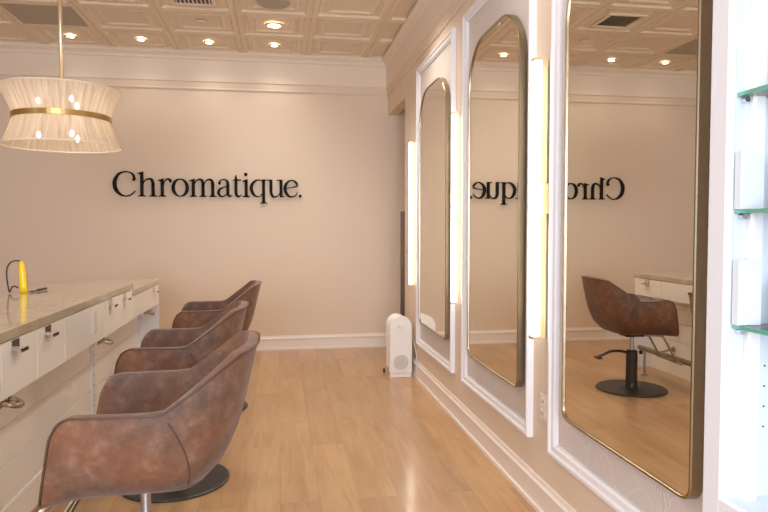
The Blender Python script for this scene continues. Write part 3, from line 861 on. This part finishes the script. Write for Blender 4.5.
hc = cat_rom([(.06, .25, .20), (.105, .22, .12), (.112, .10, .05), (.106, -.02, .03), (.104, -.14, .08), (.108, -.12, .20), (.112, .02, .30), (.120, .14, .34)], 6)
obj('power_cord', tube(hc, .0035, 6), M['whitecord'], ht, sm=True)

# ------------------------------------------------------------------ wall outlet
ol = empty('wall_outlet', (W-.001, 2.61, .467), 'white double wall outlet below the nearest light bar', 'outlet')
obj('plate', box(-.005, 0, -.036, .036, -.058, .058), M['outlet'], ol, bevel=.002)
for z in (-.026, .026):
    so = obj('socket', box(-.008, -.0052, -.017, .017, z-.016, z+.016), M['plastic'], ol, bevel=.003)
    bm = bmesh.new(); B(bm, -.009, -.0081, -.009, -.006, z-.007, z+.007); B(bm, -.009, -.0081, .006, .009, z-.007, z+.007)
    obj('slots', bm, M['slot'], so)

# ------------------------------------------------------------------ yellow tool with its cord at the back edge of the worktop
ty = empty('yellow_hair_tool', (-1.385, 3.80, NZ), 'yellow handheld hair tool standing upright with a looped dark cord', 'hair tool')
bm = bmesh.new()
prof = [(.016, .001), (.021, .006), (.022, .03), (.021, .08), (.018, .13), (.013, .168), (.009, .174)]
lathe(prof, 24, bm)
for v in bm.verts: v.co.x = v.co.x*.95+v.co.z*-.05; v.co.y *= .8
obj('body', bm, M['yellow'], ty, sm=True)
obj('grip_line', tube([(.0185*.95-.05*z+dx, -.0, z) for z, dx in ((.02, .003), (.06, .002), (.10, 0))], .002, 5), M['cord'], ty)
obj('cord', tube(cat_rom([(-.008, 0, .170), (-.03, 0, .178), (-.062, 0, .170), (-.082, 0, .14), (-.086, 0, .09), (-.078, 0, .02), (-.070, -.004, .0075), (-.060, -.004, .030), (-.045, -.004, .038), (-.027, -.004, .028)], 6), .0042, 7), M['cord'], ty, sm=True)
bm = tube(cat_rom([(.028, 0, .006), (.04, .03, .006), (.045, .07, .006)], 5), .004, 6)
tube([(.045, .07, .008), (.062, .16, .009)], .0065, 8, bm)
obj('plug_lead', bm, M['cord'], ty, sm=True)

# ------------------------------------------------------------------ lit display cabinet at the right
CXF = 1.05; DY0, DY1 = .50, 1.44; DZ0, DZ1 = .50, 2.60
dc = empty('display_cabinet', (CXF, (DY0+DY1)/2, DZ0), 'lit white display cabinet with glass shelves at the right edge', 'cabinet')
oy = (DY0+DY1)/2
def dpart(name, bm, m, par=dc, **k):
    o = obj(name, bm, m, par, **k)
    if par is dc: o.location = (-CXF, -oy, -DZ0)
    return o
bm = bmesh.new()
B(bm, CXF, CXF+.022, DY1-.06, DY1, DZ0, DZ1); B(bm, CXF, CXF+.022, DY0, DY0+.06, DZ0, DZ1)
B(bm, CXF, CXF+.022, DY0+.06, DY1-.06, DZ0, .588); B(bm, CXF, CXF+.022, DY0+.06, DY1-.06, DZ1-.09, DZ1)
dpart('face_frame', bm, M['white'], bevel=.002)
bm = bmesh.new()
B(bm, CXF+.022, W-.001, DY1-.020, DY1-.0, DZ0, DZ1); B(bm, CXF+.022, W-.001, DY0, DY0+.02, DZ0, DZ1)
B(bm, CXF+.022, W-.001, DY0+.02, DY1-.02, DZ0, DZ0+.02); B(bm, CXF+.022, W-.001, DY0+.02, DY1-.02, DZ1-.02, DZ1)
dpart('outer_box', bm, M['white'])
bm = bmesh.new()
B(bm, CXF+.022, 1.40, DY1-.060, DY1-.044, .56, 2.53); B(bm, CXF+.022, 1.40, DY0+.044, DY0+.060, .56, 2.53)
dpart('side_panel', bm, M['glosswhite'])
dpart('back_panel', box(1.40, 1.412, DY0+.044, DY1-.044, .56, 2.53), M['glosswhite'])
dpart('bottom_panel', box(CXF+.022, 1.40, DY0+.06, DY1-.06, .57, .588), M['glosswhite'])
dpart('top_panel', box(CXF+.022, 1.40, DY0+.06, DY1-.06, 2.50, 2.515), M['glosswhite'])
SH = [1.005, 1.280, 1.555, 1.84]
for z in SH:
    s_ = dpart('glass_shelf', box(CXF+.026, 1.395, DY0+.062, DY1-.062, z, z+.009), M['shelf'])
    obj('green_edge', box(CXF+.024, CXF+.026, DY0+.062, DY1-.062, z, z+.009), M['shelfedge'], s_)
    for x in (1.09, 1.33):
        dpart('shelf_pin', lathe([(.007, DY1-.0605), (.007, DY1-.078)], 12, axis='Y', org=(x, 0, z-.0075)), M['chrome'])
for q in range(4): dpart('pin_hole', lathe([(.0028, DY1-.0606), (.0028, DY1-.0600)], 8, axis='Y', org=(1.166, 0, .76+q*.05)), M['slot'])
dpart('led_strip', box(CXF+.03, CXF+.045, DY0+.062, DY0+.070, .60, 2.48), M['strip'])
dpart('led_strip', box(CXF+.04, CXF+.055, DY0+.10, DY1-.10, 2.488, 2.498), M['strip'])
lamp('AREA', 'cabinet_light', (1.25, .97, 2.46), .6, (.90, .94, 1), shape='RECTANGLE', size=.2, size_y=.6)
for z in (.94, 1.24, 1.51, 1.80): lamp('POINT', 'cabinet_glow', (1.22, .85, z), 1.0 if z < 1 else .08, (.85, .92, 1), shadow_soft_size=.03)
# bottles on the glass shelves, plus grey slabs standing in for shadows
tag(obj('bottle', lathe([(.026, 0), (.03, .004), (.03, .10), (.022, .125), (.011, .135), (.011, .165), (.013, .165), (.013, .185)], 24), M['bottle'], loc=(1.155, 1.285, SH[1]+.0095)), 'dark brown bottle on the middle glass shelf', 'bottle')
tag(obj('bottle', lathe([(.026, 0), (.032, .004), (.033, .08), (.026, .105), (.012, .115), (.012, .125)], 24), M['frost'], loc=(1.158, 1.288, SH[0]+.0095)), 'rounded white bottle on the lowest glass shelf', 'bottle')
tag(obj('shadow_slab', box(0, .055, 0, .02, 0, .135), M['slab'], loc=(1.068, 1.352, SH[1]+.0095), bevel=.001), 'pale grey carton on the middle glass shelf imitating a shadow on the side panel', 'box')
tag(obj('shadow_slab', box(0, .06, 0, .02, 0, .155), M['slab'], loc=(1.068, 1.352, SH[0]+.0095), bevel=.001), 'pale grey carton on the lowest glass shelf imitating a shadow on the side panel', 'box')

# ------------------------------------------------------------------ daylight, added side fill, world
w = bpy.data.worlds.new('World'); S.world = w; w.use_nodes = True
bg = w.node_tree.nodes['Background']; bg.inputs[0].default_value = (.62, .78, 1, 1); bg.inputs[1].default_value = .6
gb = box(-12, 12, -16, YF-.2, -.06, -.02); B(gb, -12, XL-.2, YF-.2, 8, -.06, -.02)
struct('ground', gb, M['street'])
dlt = lamp('AREA', 'daylight', ((FX0+FX1)/2, YF-.25, 1.6), 290, (.78, .87, 1), shape='RECTANGLE', size=2.9, size_y=2.2)
dlt.rotation_euler = (math.radians(90), 0, 0)

dl2 = lamp('AREA', 'side_fill', (XL-.25, (LY0+LY1)/2, 1.6), 90, (.72, .84, 1), shape='RECTANGLE', size=2.2, size_y=2.8)  # cool fill through the made-up left window
dl2.rotation_euler = (0, math.radians(-90), 0)
# ------------------------------------------------------------------ camera
cam = bpy.data.cameras.new('camera'); cam.sensor_width = 36; cam.lens = 642/768*36; cam.clip_start = .02
co = bpy.data.objects.new('camera', cam); COL.objects.link(co)
yaw, pitch, roll = .163, .043, -.001
f = Vector((math.sin(yaw)*math.cos(pitch), math.cos(yaw)*math.cos(pitch), -math.sin(pitch)))
rt = Vector((math.cos(yaw), -math.sin(yaw), 0)); up = rt.cross(f)
r2 = rt*math.cos(roll)+up*math.sin(roll); u2 = up*math.cos(roll)-rt*math.sin(roll)
co.matrix_world = Matrix(((r2.x, u2.x, -f.x, 0), (r2.y, u2.y, -f.y, 0), (r2.z, u2.z, -f.z, CAMZ), (0, 0, 0, 1)))
S.camera = co
S.view_settings.view_transform = 'Standard'; S.view_settings.look = 'None'
S.view_settings.gamma = 1; S.view_settings.use_curve_mapping = False
S.view_settings.exposure = .08
S.cycles.max_bounces = 10; S.cycles.diffuse_bounces = 6; S.cycles.glossy_bounces = 5; S.cycles.transparent_max_bounces = 12
S.cycles.use_denoising = True; S.cycles.sample_clamp_indirect = 6; S.cycles.blur_glossy = .5
S.cycles.caustics_reflective = False; S.cycles.caustics_refractive = False
